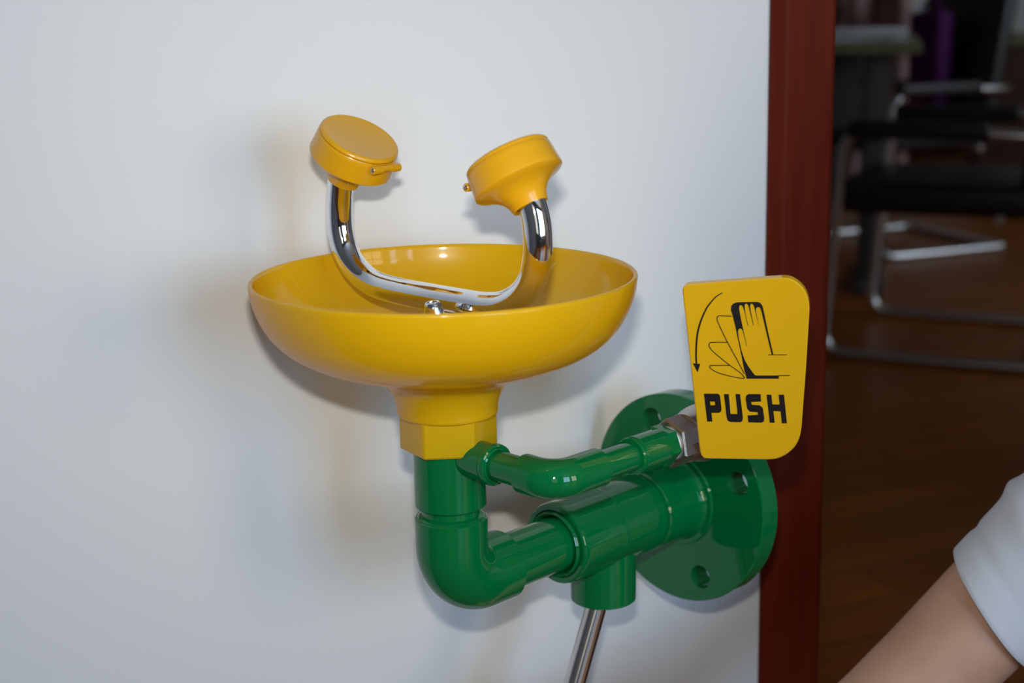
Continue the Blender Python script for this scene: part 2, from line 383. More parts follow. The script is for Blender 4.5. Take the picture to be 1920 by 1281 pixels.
# vertical tee with side outlet
b = revolve(solid_cyl(RT, 0.0552, 0.0965, 0.0010), AX, (0, 0, 1), seg=72)
part(b, 'upper_tee', 'green')
ZB, XB = 0.0919, 0.0960
B0 = Vector((0, YV, ZB))
b = revolve(solid_cyl(0.0128, 0.004, 0.0405, 0.0008), B0, (1, 0, 0), seg=56); part(b, 'tee_outlet', 'green')
b = revolve([(0.010, 0.0395), (0.0128, 0.0398), (0.0136, 0.0412), (0.0137, 0.0432), (0.0133, 0.0450), (0.0122, 0.0455), (0.0110, 0.0448), (0.0100, 0.0455)], B0, (1, 0, 0), seg=56, wob=weldwob(3), closed=True); part(b, 'weld_bead', 'green')
b = revolve(solid_cyl(0.0098, 0.040, 0.072), B0, (1, 0, 0), seg=48); part(b, 'branch_pipe', 'green')
def elbow(start, mid, end, r, rb, pre, name, seg=56):
    """round elbow: straight - arc - straight, with a small chamfer at both ends"""
    s, m, e = Vector(start), Vector(mid), Vector(end); d1 = (m - s).normalized(); d2 = (e - m).normalized()
    a = m - d1 * rb; c = m + d2 * rb; pts = [s, s + d1 * 0.0010]; n1 = 5
    for k in range(1, n1): pts.append(s + d1 * 0.001 + (a - s - d1 * 0.001) * k / n1)
    cen = a + d2 * rb
    for k in range(17):
        t = math.pi / 2 * k / 16; pts.append(cen - d2 * rb * math.cos(t) + d1 * rb * math.sin(t))
    for k in range(1, n1): pts.append(c + (e - d2 * 0.001 - c) * k / n1)
    pts += [e - d2 * 0.001, e]
    rads = [r - 0.001] + [r] * (len(pts) - 2) + [r - 0.001]
    b = bmesh.new(); add_tube(b, pts, rads, seg); return part(b, name, 'green', angle=40)
elbow(B0 + Vector((0.0690, 0, 0)), (XB, YV, ZB), (XB, -0.2135, ZB), 0.0126, 0.0155, 0, 'branch_elbow')
C0 = Vector((XB, 0, ZB))
b = revolve(solid_cyl(0.0097, -0.216, -0.172), C0, (0, 1, 0), seg=48); part(b, 'branch_pipe', 'green')
b = revolve(solid_cyl(0.0122, -0.1800, -0.1500, 0.0012), C0, (0, 1, 0), seg=56); part(b, 'branch_socket', 'green')
b = revolve(bead(0.0107, -0.1815, 0.0018), C0, (0, 1, 0), seg=56, wob=weldwob(8), closed=True); part(b, 'weld_bead', 'green')
b = revolve([(0, -0.1560), (0.0128, -0.1560), (0.0140, -0.1548), (0.0140, -0.1478), (0.0134, -0.1470), (0, -0.1470)], C0, (0, 1, 0), seg=6, phase=R(8))
part(b, 'hex_end', 'green', angle=20)
b = revolve([(0, -0.1475), (0.0118, -0.1475), (0.0116, -0.1462), (0.0113, -0.1445), (0, -0.1445)], C0, (0, 1, 0), seg=40, wob=lambda a, h: 1 + 0.03 * noise.noise(Vector((math.cos(a) * 5, math.sin(a) * 5, h * 900))))
part(b, 'thread_tape', 'tape')
PL = {"outline":[[-39.17,51.88],[-38.39,54.06],[-36.14,55.39],[9.38,60.46],[26.12,62.0],[30.88,60.73],[35.85,56.75],[38.87,52.16],[40.45,46.9],[40.92,41.59],[39.13,-1.16],[37.88,-23.08],[36.93,-41.46],[35.75,-48.28],[32.81,-54.76],[27.71,-60.07],[22.11,-63.51],[17.37,-64.58],[-26.21,-66.58],[-28.25,-64.75],[-29.28,-61.3]],"P":[[-25.99,-19.3],[-17.21,-18.86],[-15.92,-19.35],[-15.32,-21.0],[-14.55,-29.67],[-14.87,-31.38],[-16.27,-32.42],[-21.09,-32.68],[-20.62,-38.95],[-24.0,-39.14]],"Ph":[[-22.06,-24.72],[-18.9,-24.56],[-18.66,-27.08],[-21.67,-27.35]],"U":[[-12.94,-18.92],[-9.75,-18.76],[-8.68,-32.74],[-4.15,-32.66],[-5.4,-18.54],[-2.48,-18.39],[-0.66,-34.56],[-0.97,-37.29],[-2.1,-38.37],[-8.81,-38.57],[-10.46,-37.82],[-11.27,-35.14]],"S":[[10.76,-17.72],[11.08,-22.99],[4.72,-23.61],[5.18,-25.54],[10.17,-25.67],[12.22,-27.4],[13.26,-34.92],[12.76,-37.2],[10.98,-37.97],[2.94,-38.2],[2.37,-33.27],[9.07,-32.45],[8.91,-30.66],[3.8,-30.54],[2.11,-28.5],[1.14,-21.56],[1.5,-19.31],[3.03,-18.11]],"H":[[14.56,-17.97],[17.65,-17.82],[18.3,-24.57],[22.95,-24.43],[22.29,-17.58],[25.72,-17.41],[27.77,-37.48],[24.47,-37.66],[23.65,-29.3],[19.09,-29.27],[19.9,-37.64],[16.74,-37.65]],"head":[[-32.98,1.76],[-28.09,1.59],[-29.96,-4.49]],"hand":[[-8.25,39.47],[-7.89,42.16],[-6.73,43.8],[-4.23,44.79],[8.23,45.46],[10.21,45.0],[11.71,43.08],[12.72,38.6],[15.62,24.25],[18.79,10.0],[17.69,9.95],[14.52,23.67],[11.48,37.49],[10.57,40.65],[9.87,41.8],[8.98,42.09],[8.09,41.53],[7.69,40.29],[8.0,37.37],[9.76,28.86],[9.41,29.92],[7.5,37.88],[6.59,42.11],[5.75,43.68],[4.9,44.19],[4.2,43.63],[4.01,42.29],[4.51,38.31],[6.42,29.28],[6.01,29.8],[4.01,37.76],[3.11,42.0],[2.41,43.57],[1.61,44.08],[0.82,43.62],[0.52,42.44],[1.01,37.66],[2.91,28.88],[2.51,29.13],[0.41,38.7],[-0.48,41.61],[-1.23,42.65],[-2.08,42.99],[-2.83,42.33],[-2.98,40.72],[-2.09,35.4],[-0.25,25.79],[2.11,14.78],[1.76,15.31],[-0.1,23.1],[-0.7,25.51],[-1.5,26.72],[-2.41,27.11],[-3.26,26.49],[-3.67,24.85],[-3.27,20.81],[-1.52,12.18],[0.49,5.71],[2.77,1.43],[5.81,-3.1],[7.08,-4.59],[7.69,-4.89],[22.3,-4.2],[22.31,-6.45],[1.76,-7.43],[0.24,-1.43],[-2.03,11.07],[-5.52,28.83],[-7.01,35.23]],"arc":[[-13.46,50.93],[-16.23,49.09],[-18.51,47.15],[-20.8,44.29],[-23.1,41.11],[-24.75,37.83],[-26.2,34.55],[-27.51,30.99],[-28.57,27.43],[-29.48,23.59],[-30.04,19.75],[-30.44,15.9],[-30.63,12.61],[-30.8,7.1],[-30.66,1.75]],"wrist":[[15.49,9.75],[27.32,10.26]],"fore":[[21.95,-4.31],[29.36,-3.86]],"leafa":[[-7.51,35.21],[-15.06,35.32],[-16.58,34.73],[-17.0,33.26],[-16.36,30.59],[-13.86,24.73],[-10.61,17.8],[-3.05,2.82],[0.39,-4.18]],"leafb":[[-10.36,17.27],[-20.27,16.86],[-21.8,16.26],[-22.32,14.87],[-21.32,12.45],[-17.78,8.76],[-9.67,1.97],[-2.56,-3.22],[0.49,-6.66]],"leafc":[[-9.16,1.44],[-20.4,0.83],[-21.84,0.32],[-21.95,-0.51],[-20.42,-2.11],[-15.83,-4.38],[-8.68,-6.15],[-1.55,-7.25],[0.23,-7.12],[0.23,-6.12]]}
PO = Vector((0.14939, -0.13531, 0.15038)); PH = Vector((0.8605, 0.5095, 0.0)); PU = Vector((0.0709, -0.1198, 0.9903)); PN = Vector((0.5045, -0.8521, -0.1392))
def on_plate(x, y, h): return PO + PH * (x * 0.000978) + PU * (y * 0.000978) + PN * h
# stainless ball valve
b = revolve([(0.0095, -0.1452), (0.0155, -0.1455), (0.0168, -0.1443), (0.0168, -0.1300), (0.0160, -0.1290), (0.0095, -0.1290)], C0, (0, 1, 0), seg=6, phase=R(20), closed=True)
valve = part(b, 'valve', 'cast', angle=20)
b = revolve(smooth_prof([(0.0, -0.1292), (0.0150, -0.1292), (0.0165, -0.1265), (0.0168, -0.1235), (0.0182, -0.1190), (0.0195, -0.1120), (0.0190, -0.1040), (0.0168, -0.0985), (0.0150, -0.0970), (0.0, -0.0970)], 3), C0, (0, 1, 0), seg=56)
part(b, 'valve_body', 'cast', valve)
b = revolve([(0, -0.0972), (0.0165, -0.0972), (0.0165, -0.0850), (0.0110, -0.0838), (0, -0.0838)], C0, (0, 1, 0), seg=6, phase=R(20))
part(b, 'valve_nut', 'cast', valve, angle=20)
b = bmesh.new(); V0 = Vector((XB, -0.1125, ZB))
add_revolve(b, [(0, 0.010), (0.0105, 0.010), (0.0105, 0.0195), (0.0090, 0.0205), (0.0048, 0.0205), (0.0048, 0.0270), (0, 0.0270)], V0, PN, seg=32)
part(b, 'valve_stem', 'cast', valve)
for (dx, dy, dz) in ((0.0125, -0.128, 0.0105), (0.0160, -0.1265, -0.0095)):
    b = bmesh.new(); bmesh.ops.create_uvsphere(b, u_segments=12, v_segments=8, radius=0.0016); bmesh.ops.translate(b, vec=Vector((XB + dx, dy, ZB + dz)), verts=b.verts)
    part(b, 'rivet', 'steel', valve)
# lower elbow, run of pipe, big tee, hub and flange
b = revolve(solid_cyl(0.0193, 0.035, 0.060, 0.0002), AX, (0, 0, 1), seg=64); part(b, 'close_nipple', 'green')
b = revolve([(0.0185, 0.0445), (0.0222, 0.0462), (0.0226, 0.0478), (0.0212, 0.0492), (0.0185, 0.0500)], AX, (0, 0, 1), seg=64, wob=weldwob(5), closed=True); part(b, 'weld_bead', 'green')
elbow((0, YV, 0.0478), (0, YV, 0), (0, -0.2066, 0), RE, 0.0262, 0, 'lower_elbow', 72)
b = revolve(solid_cyl(0.0196, -0.2120, -0.1450, 0.0005), (0, 0, 0), (0, 1, 0), seg=64); part(b, 'run_pipe', 'green')
b = revolve([(0.0190, -0.1490), (0.0190, -0.1515), (0.0215, -0.1560), (0.0228, -0.1568), (0.0240, -0.1550), (0.0240, -0.1510)], (0, 0, 0), (0, 1, 0), seg=72, wob=weldwob(1), closed=True); part(b, 'weld_bead', 'green')
RM = 0.0298
tp = [(0, -0.1500), (0.0232, -0.1500), (0.0238, -0.1530), (0.0252, -0.1544), (0.0278, -0.1546), (0.0291, -0.1538), (0.0298, -0.1520), (RM, -0.1490), (RM, -0.1130), (RM, -0.1104), (RM * 1.002, -0.1100), (RM * 1.002, -0.1094), (RM, -0.1090), (RM, -0.1060), (RM, -0.0670), (RM, -0.0640), (0.0290, -0.0625), (0, -0.0625)]
part(revolve(tp, (0, 0, 0), (0, 1, 0), seg=88), 'main_tee', 'green')
b = revolve(bead(0.0281, -0.0600, 0.0023), (0, 0, 0), (0, 1, 0), seg=88, wob=weldwob(2), closed=True); part(b, 'weld_bead', 'green')
b = revolve([(0, -0.0640), (0.0286, -0.0640), (0.0296, -0.0560), (0.0297, -0.0530), (0.0299, -0.0310), (0.0300, -0.0280), (0.0320, -0.0225), (0.0338, -0.0200), (0.0345, -0.0150), (0, -0.0150)], (0, 0, 0), (0, 1, 0), seg=88); part(b, 'flange_hub', 'green')
b = revolve(bead(0.0347, -0.0195, 0.0022), (0, 0, 0), (0, 1, 0), seg=88, wob=weldwob(4), closed=True); part(b, 'weld_bead', 'green')
def circle(r, n, cx=0, cy=0, a0=0): return [(cx + r * math.cos(2 * math.pi * k / n + a0), cy + r * math.sin(2 * math.pi * k / n + a0)) for k in range(n)]
holes = [circle(0.0092, 28, 0.0637 * math.cos(R(22.7 + 90 * k)), 0.0637 * math.sin(R(22.7 + 90 * k))) for k in range(4)]
b = add_sheet(bmesh.new(), circle(0.0825, 128), holes, lambda x, y, h: Vector((x, h, y)), -0.0188, 0.0, 0.0008)
part(b, 'wall_flange', 'green', angle=30)
b = revolve(solid_cyl(0.0243, -0.0567, -0.010, 0.0008), (0, -0.1035, 0), (0, 0, 1), seg=64); part(b, 'inlet_stub', 'green')
p0 = Vector((-0.0010, -0.0955, -0.0290)); p1 = Vector((-0.0058, -0.1297, -0.1183)); dr = (p1 - p0)
b = bmesh.new(); add_tube(b, [p0, p0 + dr * 2.6], 0.0081, 40); part(b, 'inlet_pipe', 'steel')
PIPE = [EW.matrix_basis @ (p0 + dr * t) for t in (1.0, 1.80, 2.2)]
# ------------------------------------------------------------------ push plate with its print
outl = [tuple(p) for p in PL['outline']]
def soften(poly, cut=1.6):
    out = []
    for i, q in enumerate(poly):
        q = Vector(q); p = Vector(poly[i - 1]); r_ = Vector(poly[(i + 1) % len(poly)])
        for w_ in (p, r_): dlt = w_ - q; out.append(tuple(q + dlt * min(0.25, cut / max(dlt.length, 1e-6))))
    return out
outl = soften(soften(outl))
push = part(add_sheet(bmesh.new(), outl, [], lambda x, y, h: on_plate(x, y, h), -0.0065, 0.0, 0.0008, 1000), 'push_plate', 'acrylic', angle=28)
# bevel look comes from the chamfer of the sheet
def glyph(name, outer_, holes_=()):
    b = bmesh.new()
    flat = [Vector((x, y, 0)) for p in [outer_] + list(holes_) for x, y in p]
    vs = [b.verts.new(on_plate(v.x, v.y, 0.00025)) for v in flat]
    for t in geometry.tessellate_polygon([[Vector((x, y, 0)) for x, y in p] for p in [outer_] + list(holes_)]):
        try: b.faces.new([vs[i] for i in t])
        except ValueError: pass
    return finish(b, name, 'black', push, smooth=False)
def stroke(name, pts, w, n=5):
    P = [Vector((x, y, 0)) for x, y in pts]
    if len(P) > 2: P = catmull(P, n)
    b = bmesh.new(); prev = None; N = len(P)
    for i in range(N):
        t = (P[min(i + 1, N - 1)] - P[max(i - 1, 0)]).normalized(); nn = Vector((-t.y, t.x, 0))
        ww = w if not callable(w) else w(i / (N - 1))
        a, c = P[i] + nn * ww / 2, P[i] - nn * ww / 2
        cur = (b.verts.new(on_plate(a.x, a.y, 0.0003)), b.verts.new(on_plate(c.x, c.y, 0.0003)))
        if prev: b.faces.new((prev[0], prev[1], cur[1], cur[0]))
        prev = cur
    return finish(b, name, 'black', push, smooth=False)
glyph('letter_p', PL['P'], [PL['Ph']]); glyph('letter_u', PL['U']); glyph('letter_s', PL['S']); glyph('letter_h', PL['H'])
glyph('hand_symbol', PL['hand']); glyph('arrow_head', PL['head'])
stroke('arrow_shaft', PL['arc'], lambda t: 0.6 + 0.55 * math.sin(math.pi * min(t * 1.2, 1) * 0.6))
stroke('wrist_line', PL['wrist'], 0.55); stroke('forearm_line', PL['fore'], 0.6)
for k in 'abc': stroke('swing_outline', PL['leaf' + k], 0.58)
# bracket joining the plate to the valve stem
b = bmesh.new(); add_box(b, on_plate(-16, -22, -0.0087), (0.016, 0.062, 0.004), Matrix(((PH.x, PU.x, PN.x), (PH.y, PU.y, PN.y), (PH.z, PU.z, PN.z))).to_4x4(), 0.0012); part(b, 'handle_arm', 'cast')

# ------------------------------------------------------------------ furniture beyond the door
def copy_tree(o, parent=None):
    c = o.copy(); COL.objects.link(c)
    if parent is not None: c.parent = parent; c.matrix_parent_inverse = o.matrix_parent_inverse.copy()
    for ch in list(o.children): copy_tree(ch, c)
    return c
def cushion(b, c, s, mtx=None, bev=0.02): add_box(b, c, s, mtx, bev, 4)
def make_chair(label):
    t = empty('cantilever_armchair', label, 'chair', group='black cantilever armchairs beyond the doorway')
    b = bmesh.new(); cushion(b, (0.01, 0, 0.425), (0.50, 0.49, 0.085), None, 0.03); finish(b, 'seat', 'leather', t)
    b = bmesh.new(); cushion(b, (-0.275, 0, 0.70), (0.065, 0.47, 0.50), Matrix.Rotation(R(-9), 4, 'Y'), 0.028); finish(b, 'backrest', 'leather', t)
    for s in (-1, 1):
        y = 0.285 * s
        path = [(-0.27, y, 0.016), (-0.10, y, 0.014), (0.10, y, 0.014), (0.205, y, 0.016), (0.245, y, 0.030), (0.262, y, 0.065), (0.258, y, 0.13), (0.235, y, 0.40), (0.226, y, 0.53),
                (0.210, y, 0.575), (0.170, y, 0.598), (0.05, y, 0.602), (-0.12, y, 0.600), (-0.255, y * 0.97, 0.594), (-0.292, y * 0.86, 0.592)]
        b = bmesh.new(); add_tube(b, catmull(path, 4), 0.0142, 16); finish(b, 'side_tube', 'chair_chrome', t)
        b = bmesh.new(); cushion(b, (0.035, y, 0.606), (0.35, 0.052, 0.046), None, 0.016); finish(b, 'arm_pad', 'leather', t)
    b = bmesh.new(); add_tube(b, [(-0.27, -0.285, 0.016), (-0.27, 0.285, 0.016)], 0.0142, 16); finish(b, 'rear_crossbar', 'chair_chrome', t)
    for x in (0.235, -0.17):
        b = bmesh.new(); add_tube(b, [(x, -0.272, 0.385), (x, 0.272, 0.385)], 0.011, 12); finish(b, 'seat_rail', 'chair_chrome', t)
    return t
ch1 = make_chair('black cantilever armchair nearest the doorway, its chrome runners on the bare floor')
ch1.location = (2.115, 2.160, 0); ch1.rotation_euler = (0, 0, math.atan2(0.76, -0.65))
ch2 = copy_tree(ch1); ch2['label'] = 'black cantilever armchair farther back, with a purple bag on its seat'
ch2.location = (3.02, 3.55, 0); ch2.rotation_euler = (0, 0, R(178))
CH2 = Matrix.Translation(ch2.location) @ Matrix.Rotation(R(178), 4, 'Z')
def put(o, x, y, z, rz=0): o.matrix_basis = CH2 @ Matrix.Translation((x, y, z)) @ Matrix.Rotation(rz, 4, 'Z'); return o
b = bmesh.new(); cushion(b, (0, 0, 0.20), (0.07, 0.19, 0.40), None, 0.024)
pb = finish(b, 'purple_bag', 'purple'); b = bmesh.new()
add_tube(b, catmull([(0.0, -0.05, 0.395), (0.0, -0.045, 0.43), (0.0, 0.0, 0.445), (0.0, 0.045, 0.43), (0.0, 0.05, 0.395)], 5), 0.006, 10); finish(b, 'bag_handle', 'purple', pb)
put(tag(pb, 'tall purple cloth bag leaning on the backrest of the farther armchair', 'bag'), -0.165, -0.045, 0.470)
b = bmesh.new(); cushion(b, (0, 0, 0.032), (0.20, 0.26, 0.064), None, 0.022)
red = finish(b, 'red_bag', 'red'); b = bmesh.new()
add_tube(b, catmull([(0.10, -0.06, 0.04), (0.125, -0.03, 0.055), (0.125, 0.03, 0.055), (0.10, 0.06, 0.04)], 5), 0.006, 10); finish(b, 'strap', 'red', red)
put(tag(red, 'small red bag lying on the seat of the farther armchair', 'bag'), -0.02, -0.02, 0.468)
b = bmesh.new(); cushion(b, (0, 0, 0.021), (0.09, 0.13, 0.042), None, 0.006)
bx = finish(b, 'beige_packet', 'beige'); b = bmesh.new(); add_box(b, (0, 0, 0.0425), (0.05, 0.06, 0.001)); finish(b, 'packet_label', 'paper', bx)
put(tag(bx, 'small beige packet in front of the red bag on a chair seat', 'packet'), 0.15, 0.03, 0.468, 0.2)
b = revolve([(0, 0), (0.026, 0), (0.027, 0.002), (0.036, 0.094), (0.038, 0.096), (0.0355, 0.098), (0.034, 0.094), (0.0255, 0.004), (0, 0.004)], (0, 0, 0), (0, 0, 1), seg=28)
put(tag(finish(b, 'paper_cup', 'cup'), 'white paper cup on the corner of the farther chair seat', 'cup'), 0.17, -0.165, 0.468)
# table with pale top
T1 = empty('table', 'table with a pale olive top on a dark grey post, papers on it', 'table', (2.447, 2.933, 0), (0, 0, R(-37)))
b = bmesh.new(); add_box(b, (-0.66, 0.12, 0.780), (1.58, 0.80, 0.036), None, 0.006); finish(b, 'tabletop', 'tabletop', T1)
for x in (0.0, -1.2):
    b = bmesh.new(); add_box(b, (x, 0, 0.395), (0.085, 0.085, 0.734), None, 0.008); lg = finish(b, 'leg', 'leg_grey', T1)
    b = bmesh.new(); add_box(b, (x, 0.10, 0.014), (0.09, 0.56, 0.028), None, 0.008); finish(b, 'foot', 'leg_grey', lg)
b = bmesh.new(); add_box(b, (-0.6, 0.3, 0.62), (1.1, 0.02, 0.25)); finish(b, 'modesty_panel', 'leg_grey', T1)
T1M = Matrix.Translation((2.447, 2.933, 0)) @ Matrix.Rotation(R(-37), 4, 'Z')
for k, (x, y, rz, nm, lab) in enumerate(((-0.16, -0.06, 0.06, 'paper_stack', 'loose stack of white papers on the pale table top'), )):
    st = empty(nm, lab, 'paper'); st.matrix_basis = T1M @ Matrix.Translation((x + 0.10, y + 0.05, 0.7985)) @ Matrix.Rotation(rz, 4, 'Z')
    for i in range(6):
        b = bmesh.new(); add_box(b, (random.uniform(-.02, .02), random.uniform(-.01, .01), 0.003 + i * 0.006), (0.30, 0.21, 0.0055), Matrix.Rotation(random.uniform(-.12, .12), 4, 'Z'))
        finish(b, 'paper', 'paper', st)
b = bmesh.new(); add_box(b, (0, 0, 0.010), (0.10, 0.16, 0.02), None, 0.004)
fd = finish(b, 'dark_notebook', 'leather'); fd.matrix_basis = T1M @ Matrix.Translation((-0.33, 0.02, 0.7985)) @ Matrix.Rotation(0.3, 4, 'Z')
b = bmesh.new(); add_box(b, (0.002, 0, 0.010), (0.098, 0.155, 0.014)); finish(b, 'pages', 'paper', fd)
tag(fd, 'small dark notebook beside the white papers on the table', 'notebook')
# mottled curtain hanging behind the table
b = bmesh.new(); rows = []; nx = 90
for i in range(13):
    z = 0.10 + 1.95 * i / 12; row = []
    for k in range(nx + 1):
        s = -1.55 + 1.55 * k / nx
        row.append(b.verts.new((s, 0.035 * math.sin(s * 34 + 0.4 * math.sin(z * 2)) + 0.012 * math.sin(s * 71 + z), z)))
    rows.append(row)
for A, B in zip(rows, rows[1:]):
    for k in range(nx): b.faces.new((A[k], A[k + 1], B[k + 1], B[k]))
cu = finish(b, 'curtain', 'floral'); cu.modifiers.new('thick', 'SOLIDIFY').thickness = 0.004
cu.matrix_basis = Matrix.Translation((3.37, 3.93, 0)) @ Matrix.Rotation(R(-33), 4, 'Z')
b = bmesh.new(); add_tube(b, [(-1.62, 0, 2.06), (0.06, 0, 2.06)], 0.014, 16)
for s in (-1.50, -0.10): add_tube(b, [(s, 0, 2.06), (s, 0, H)], 0.010, 12)
finish(b, 'curtain_rail', 'leg_grey', cu)
tag(cu, 'brown and pink mottled curtain hanging behind the pale table', 'curtain')
# second desk far back
T2 = empty('desk', 'far desk with a pale top and dark brown front panel by the white wall', 'desk', (4.62, 4.55, 0), (0, 0, R(-38)))
b = bmesh.new(); add_box(b, (0.42, 0.33, 0.705), (1.5, 0.72, 0.045), None, 0.006); finish(b, 'desktop', 'tabletop', T2)
b = bmesh.new(); add_box(b, (0.42, 0.03, 0.345), (1.36, 0.02, 0.67)); finish(b, 'front_panel', 'panel', T2)
for x in (-0.27, 1.11):
    b = bmesh.new(); add_box(b, (x, 0.34, 0.341), (0.03, 0.60, 0.682)); finish(b, 'side_panel', 'panel', T2)

# ------------------------------------------------------------------ the person holding the eyewash up
def remeshed(bm, name, m, voxel, parent=None, smooth=2):
    me = bpy.data.meshes.new(name + '_raw'); bmesh.ops.recalc_face_normals(bm, faces=bm.faces); bm.to_mesh(me); bm.free()
    o = bpy.data.objects.new(name + '_raw', me); COL.objects.link(o)
    rm = o.modifiers.new('remesh', 'REMESH'); rm.mode = 'VOXEL'; rm.voxel_size = voxel; rm.use_smooth_shade = True
    sm = o.modifiers.new('smooth', 'SMOOTH'); sm.iterations = smooth; sm.factor = 0.5
    dg = bpy.context.evaluated_depsgraph_get()
    me2 = bpy.data.meshes.new_from_object(o.evaluated_get(dg)); me2.name = name
    bpy.data.objects.remove(o)
    for p in me2.polygons: p.use_smooth = True
    me2.materials.clear(); me2.materials.append(M[m])
    r = bpy.data.objects.new(name, me2); COL.objects.link(r)
    if parent is not None: r.parent = parent
    return r
def limb(bm, pts, rads, n=6, seg=20, flat=1.0, hint=None):
    P = catmull([(*p,) for p in pts], n); Q = catmull([(r, 0, 0) for r in rads], n)
    P = [Vector(p) for p in P]; rr = [q.x for q in Q]
    d0 = (P[0] - P[1]).normalized(); d1 = (P[-1] - P[-2]).normalized()
    P = [P[0] + d0 * rr[0] * .8, P[0] + d0 * rr[0] * .5] + P + [P[-1] + d1 * rr[-1] * .5, P[-1] + d1 * rr[-1] * .8]
    rr = [rr[0] * .45, rr[0] * .8] + rr + [rr[-1] * .8, rr[-1] * .45]
    add_tube(bm, P, rr, seg, True, flat, hint)
def ball(bm, c, s, mtx=None):
    r = bmesh.ops.create_uvsphere(bm, u_segments=24, v_segments=16, radius=1.0); vs = r['verts']
    bmesh.ops.scale(bm, vec=Vector(s), verts=vs)
    if mtx is not None: bmesh.ops.transform(bm, matrix=mtx, verts=vs)
    bmesh.ops.translate(bm, vec=Vector(c), verts=vs)
SH = Vector((0.2735, -0.262, 0.594)); EL = Vector((0.055, -0.228, 0.412)); GR = PIPE[1]
LSH = Vector((0.345, -0.585, 0.600)); NECK = Vector((0.335, -0.425, 0.655)); PEL = Vector((0.60, -0.43, 0.21))
PRS = empty('person', 'person in a white short-sleeved shirt reaching a bare arm in from the right', 'person', (0.56, -0.43, 0))
PRS_INV = Matrix.Translation((-0.56, 0.43, 0))
def pchild(o): o.parent = PRS; o.matrix_parent_inverse = PRS_INV; return o
b = bmesh.new()
# trunk
limb(b, [PEL, PEL + Vector((-0.09, 0, 0.14)), Vector((0.42, -0.428, 0.47)), Vector((0.37, -0.426, 0.575))], [0.125, 0.110, 0.120, 0.098], seg=28, flat=1.18, hint=(1, 0, 0.5))
limb(b, [SH, Vector((0.33, -0.425, 0.605)), LSH], [0.050, 0.062, 0.050])
limb(b, [Vector((0.35, -0.426, 0.60)), NECK, Vector((0.318, -0.424, 0.71))], [0.055, 0.046, 0.046])
# head, facing the eyewash (towards -x)
HD = Vector((0.292, -0.422, 0.785))
ball(b, HD, (0.088, 0.072, 0.104)); ball(b, HD + Vector((-0.026, 0, -0.055)), (0.060, 0.052, 0.056))
limb(b, [HD + Vector((-0.084, 0, 0.012)), HD + Vector((-0.100, 0, -0.022))], [0.008, 0.012])
ball(b, HD + Vector((-0.082, 0, -0.058)), (0.010, 0.024, 0.007)); ball(b, HD + Vector((-0.080, 0, -0.068)), (0.010, 0.022, 0.008))
for s in (-1, 1):
    ball(b, HD + Vector((0.010, 0.073 * s, -0.012)), (0.018, 0.008, 0.030))
    ball(b, HD + Vector((-0.068, 0.032 * s, 0.020)), (0.018, 0.022, 0.008))
# right arm: visible in the frame
WR = GR + Vector((0.062, -0.030, 0.004))
limb(b, [SH, SH.lerp(EL, 0.25), SH.lerp(EL, 0.52), SH.lerp(EL, 0.78) + Vector((0, 0, -0.002)), EL, EL.lerp(WR, 0.25), EL.lerp(WR, 0.55), EL.lerp(WR, 0.82), WR],
     [0.050, 0.0465, 0.0425, 0.0400, 0.0400, 0.0385, 0.032, 0.0250, 0.0235], n=6, seg=28)
# hand gripping the pipe
def hand(b, wrist, grip, axis, palm_side, r_obj):
    ax = Vector(axis).normalized(); ps = Vector(palm_side); ps = (ps - ax * ps.dot(ax)).normalized(); q = ax.cross(ps)
    pc = grip + ps * (r_obj + 0.014)
    limb(b, [wrist, wrist.lerp(pc, 0.5), pc - q * 0.004], [0.023, 0.024, 0.021], seg=20)
    for k in range(-2, 3): limb(b, [pc + ax * (k * 0.015) - q * 0.022, pc + ax * (k * 0.015) + q * 0.020], [0.0135, 0.0125], n=3, seg=14)
    for k, (L, rf) in enumerate(((1.0, .0082), (1.12, .0086), (1.06, .0083), (0.86, .0074))):
        h = (1.5 - k) * 0.0185; pts = []
        for j in range(8):
            a = j / 7 * R(245) * L; rad = r_obj + rf * 0.95
            if j == 0: rad += 0.003
            pts.append(grip + ax * h + ps * rad * math.cos(a) + q * rad * math.sin(a))
        pts = [pc + ax * h + q * 0.018] + pts[1:]
        limb(b, pts, [rf * 1.1] + [rf] * 6 + [rf * .85], n=3, seg=12)
    tp = [pc + ax * 0.026 - q * 0.016, grip + ax * 0.040 + ps * 0.014 - q * 0.022, grip + ax * 0.046 - ps * 0.004 - q * (r_obj + 0.0095), grip + ax * 0.046 - ps * (r_obj + 0.006) - q * 0.008, grip + ax * 0.047 - ps * (r_obj + 0.0085) + q * 0.008]
    limb(b, tp, [0.0135, 0.012, 0.0100, 0.0092, 0.0080], n=4, seg=14)
hand(b, WR, GR, (PIPE[0] - PIPE[2]), WR - GR, 0.0081)
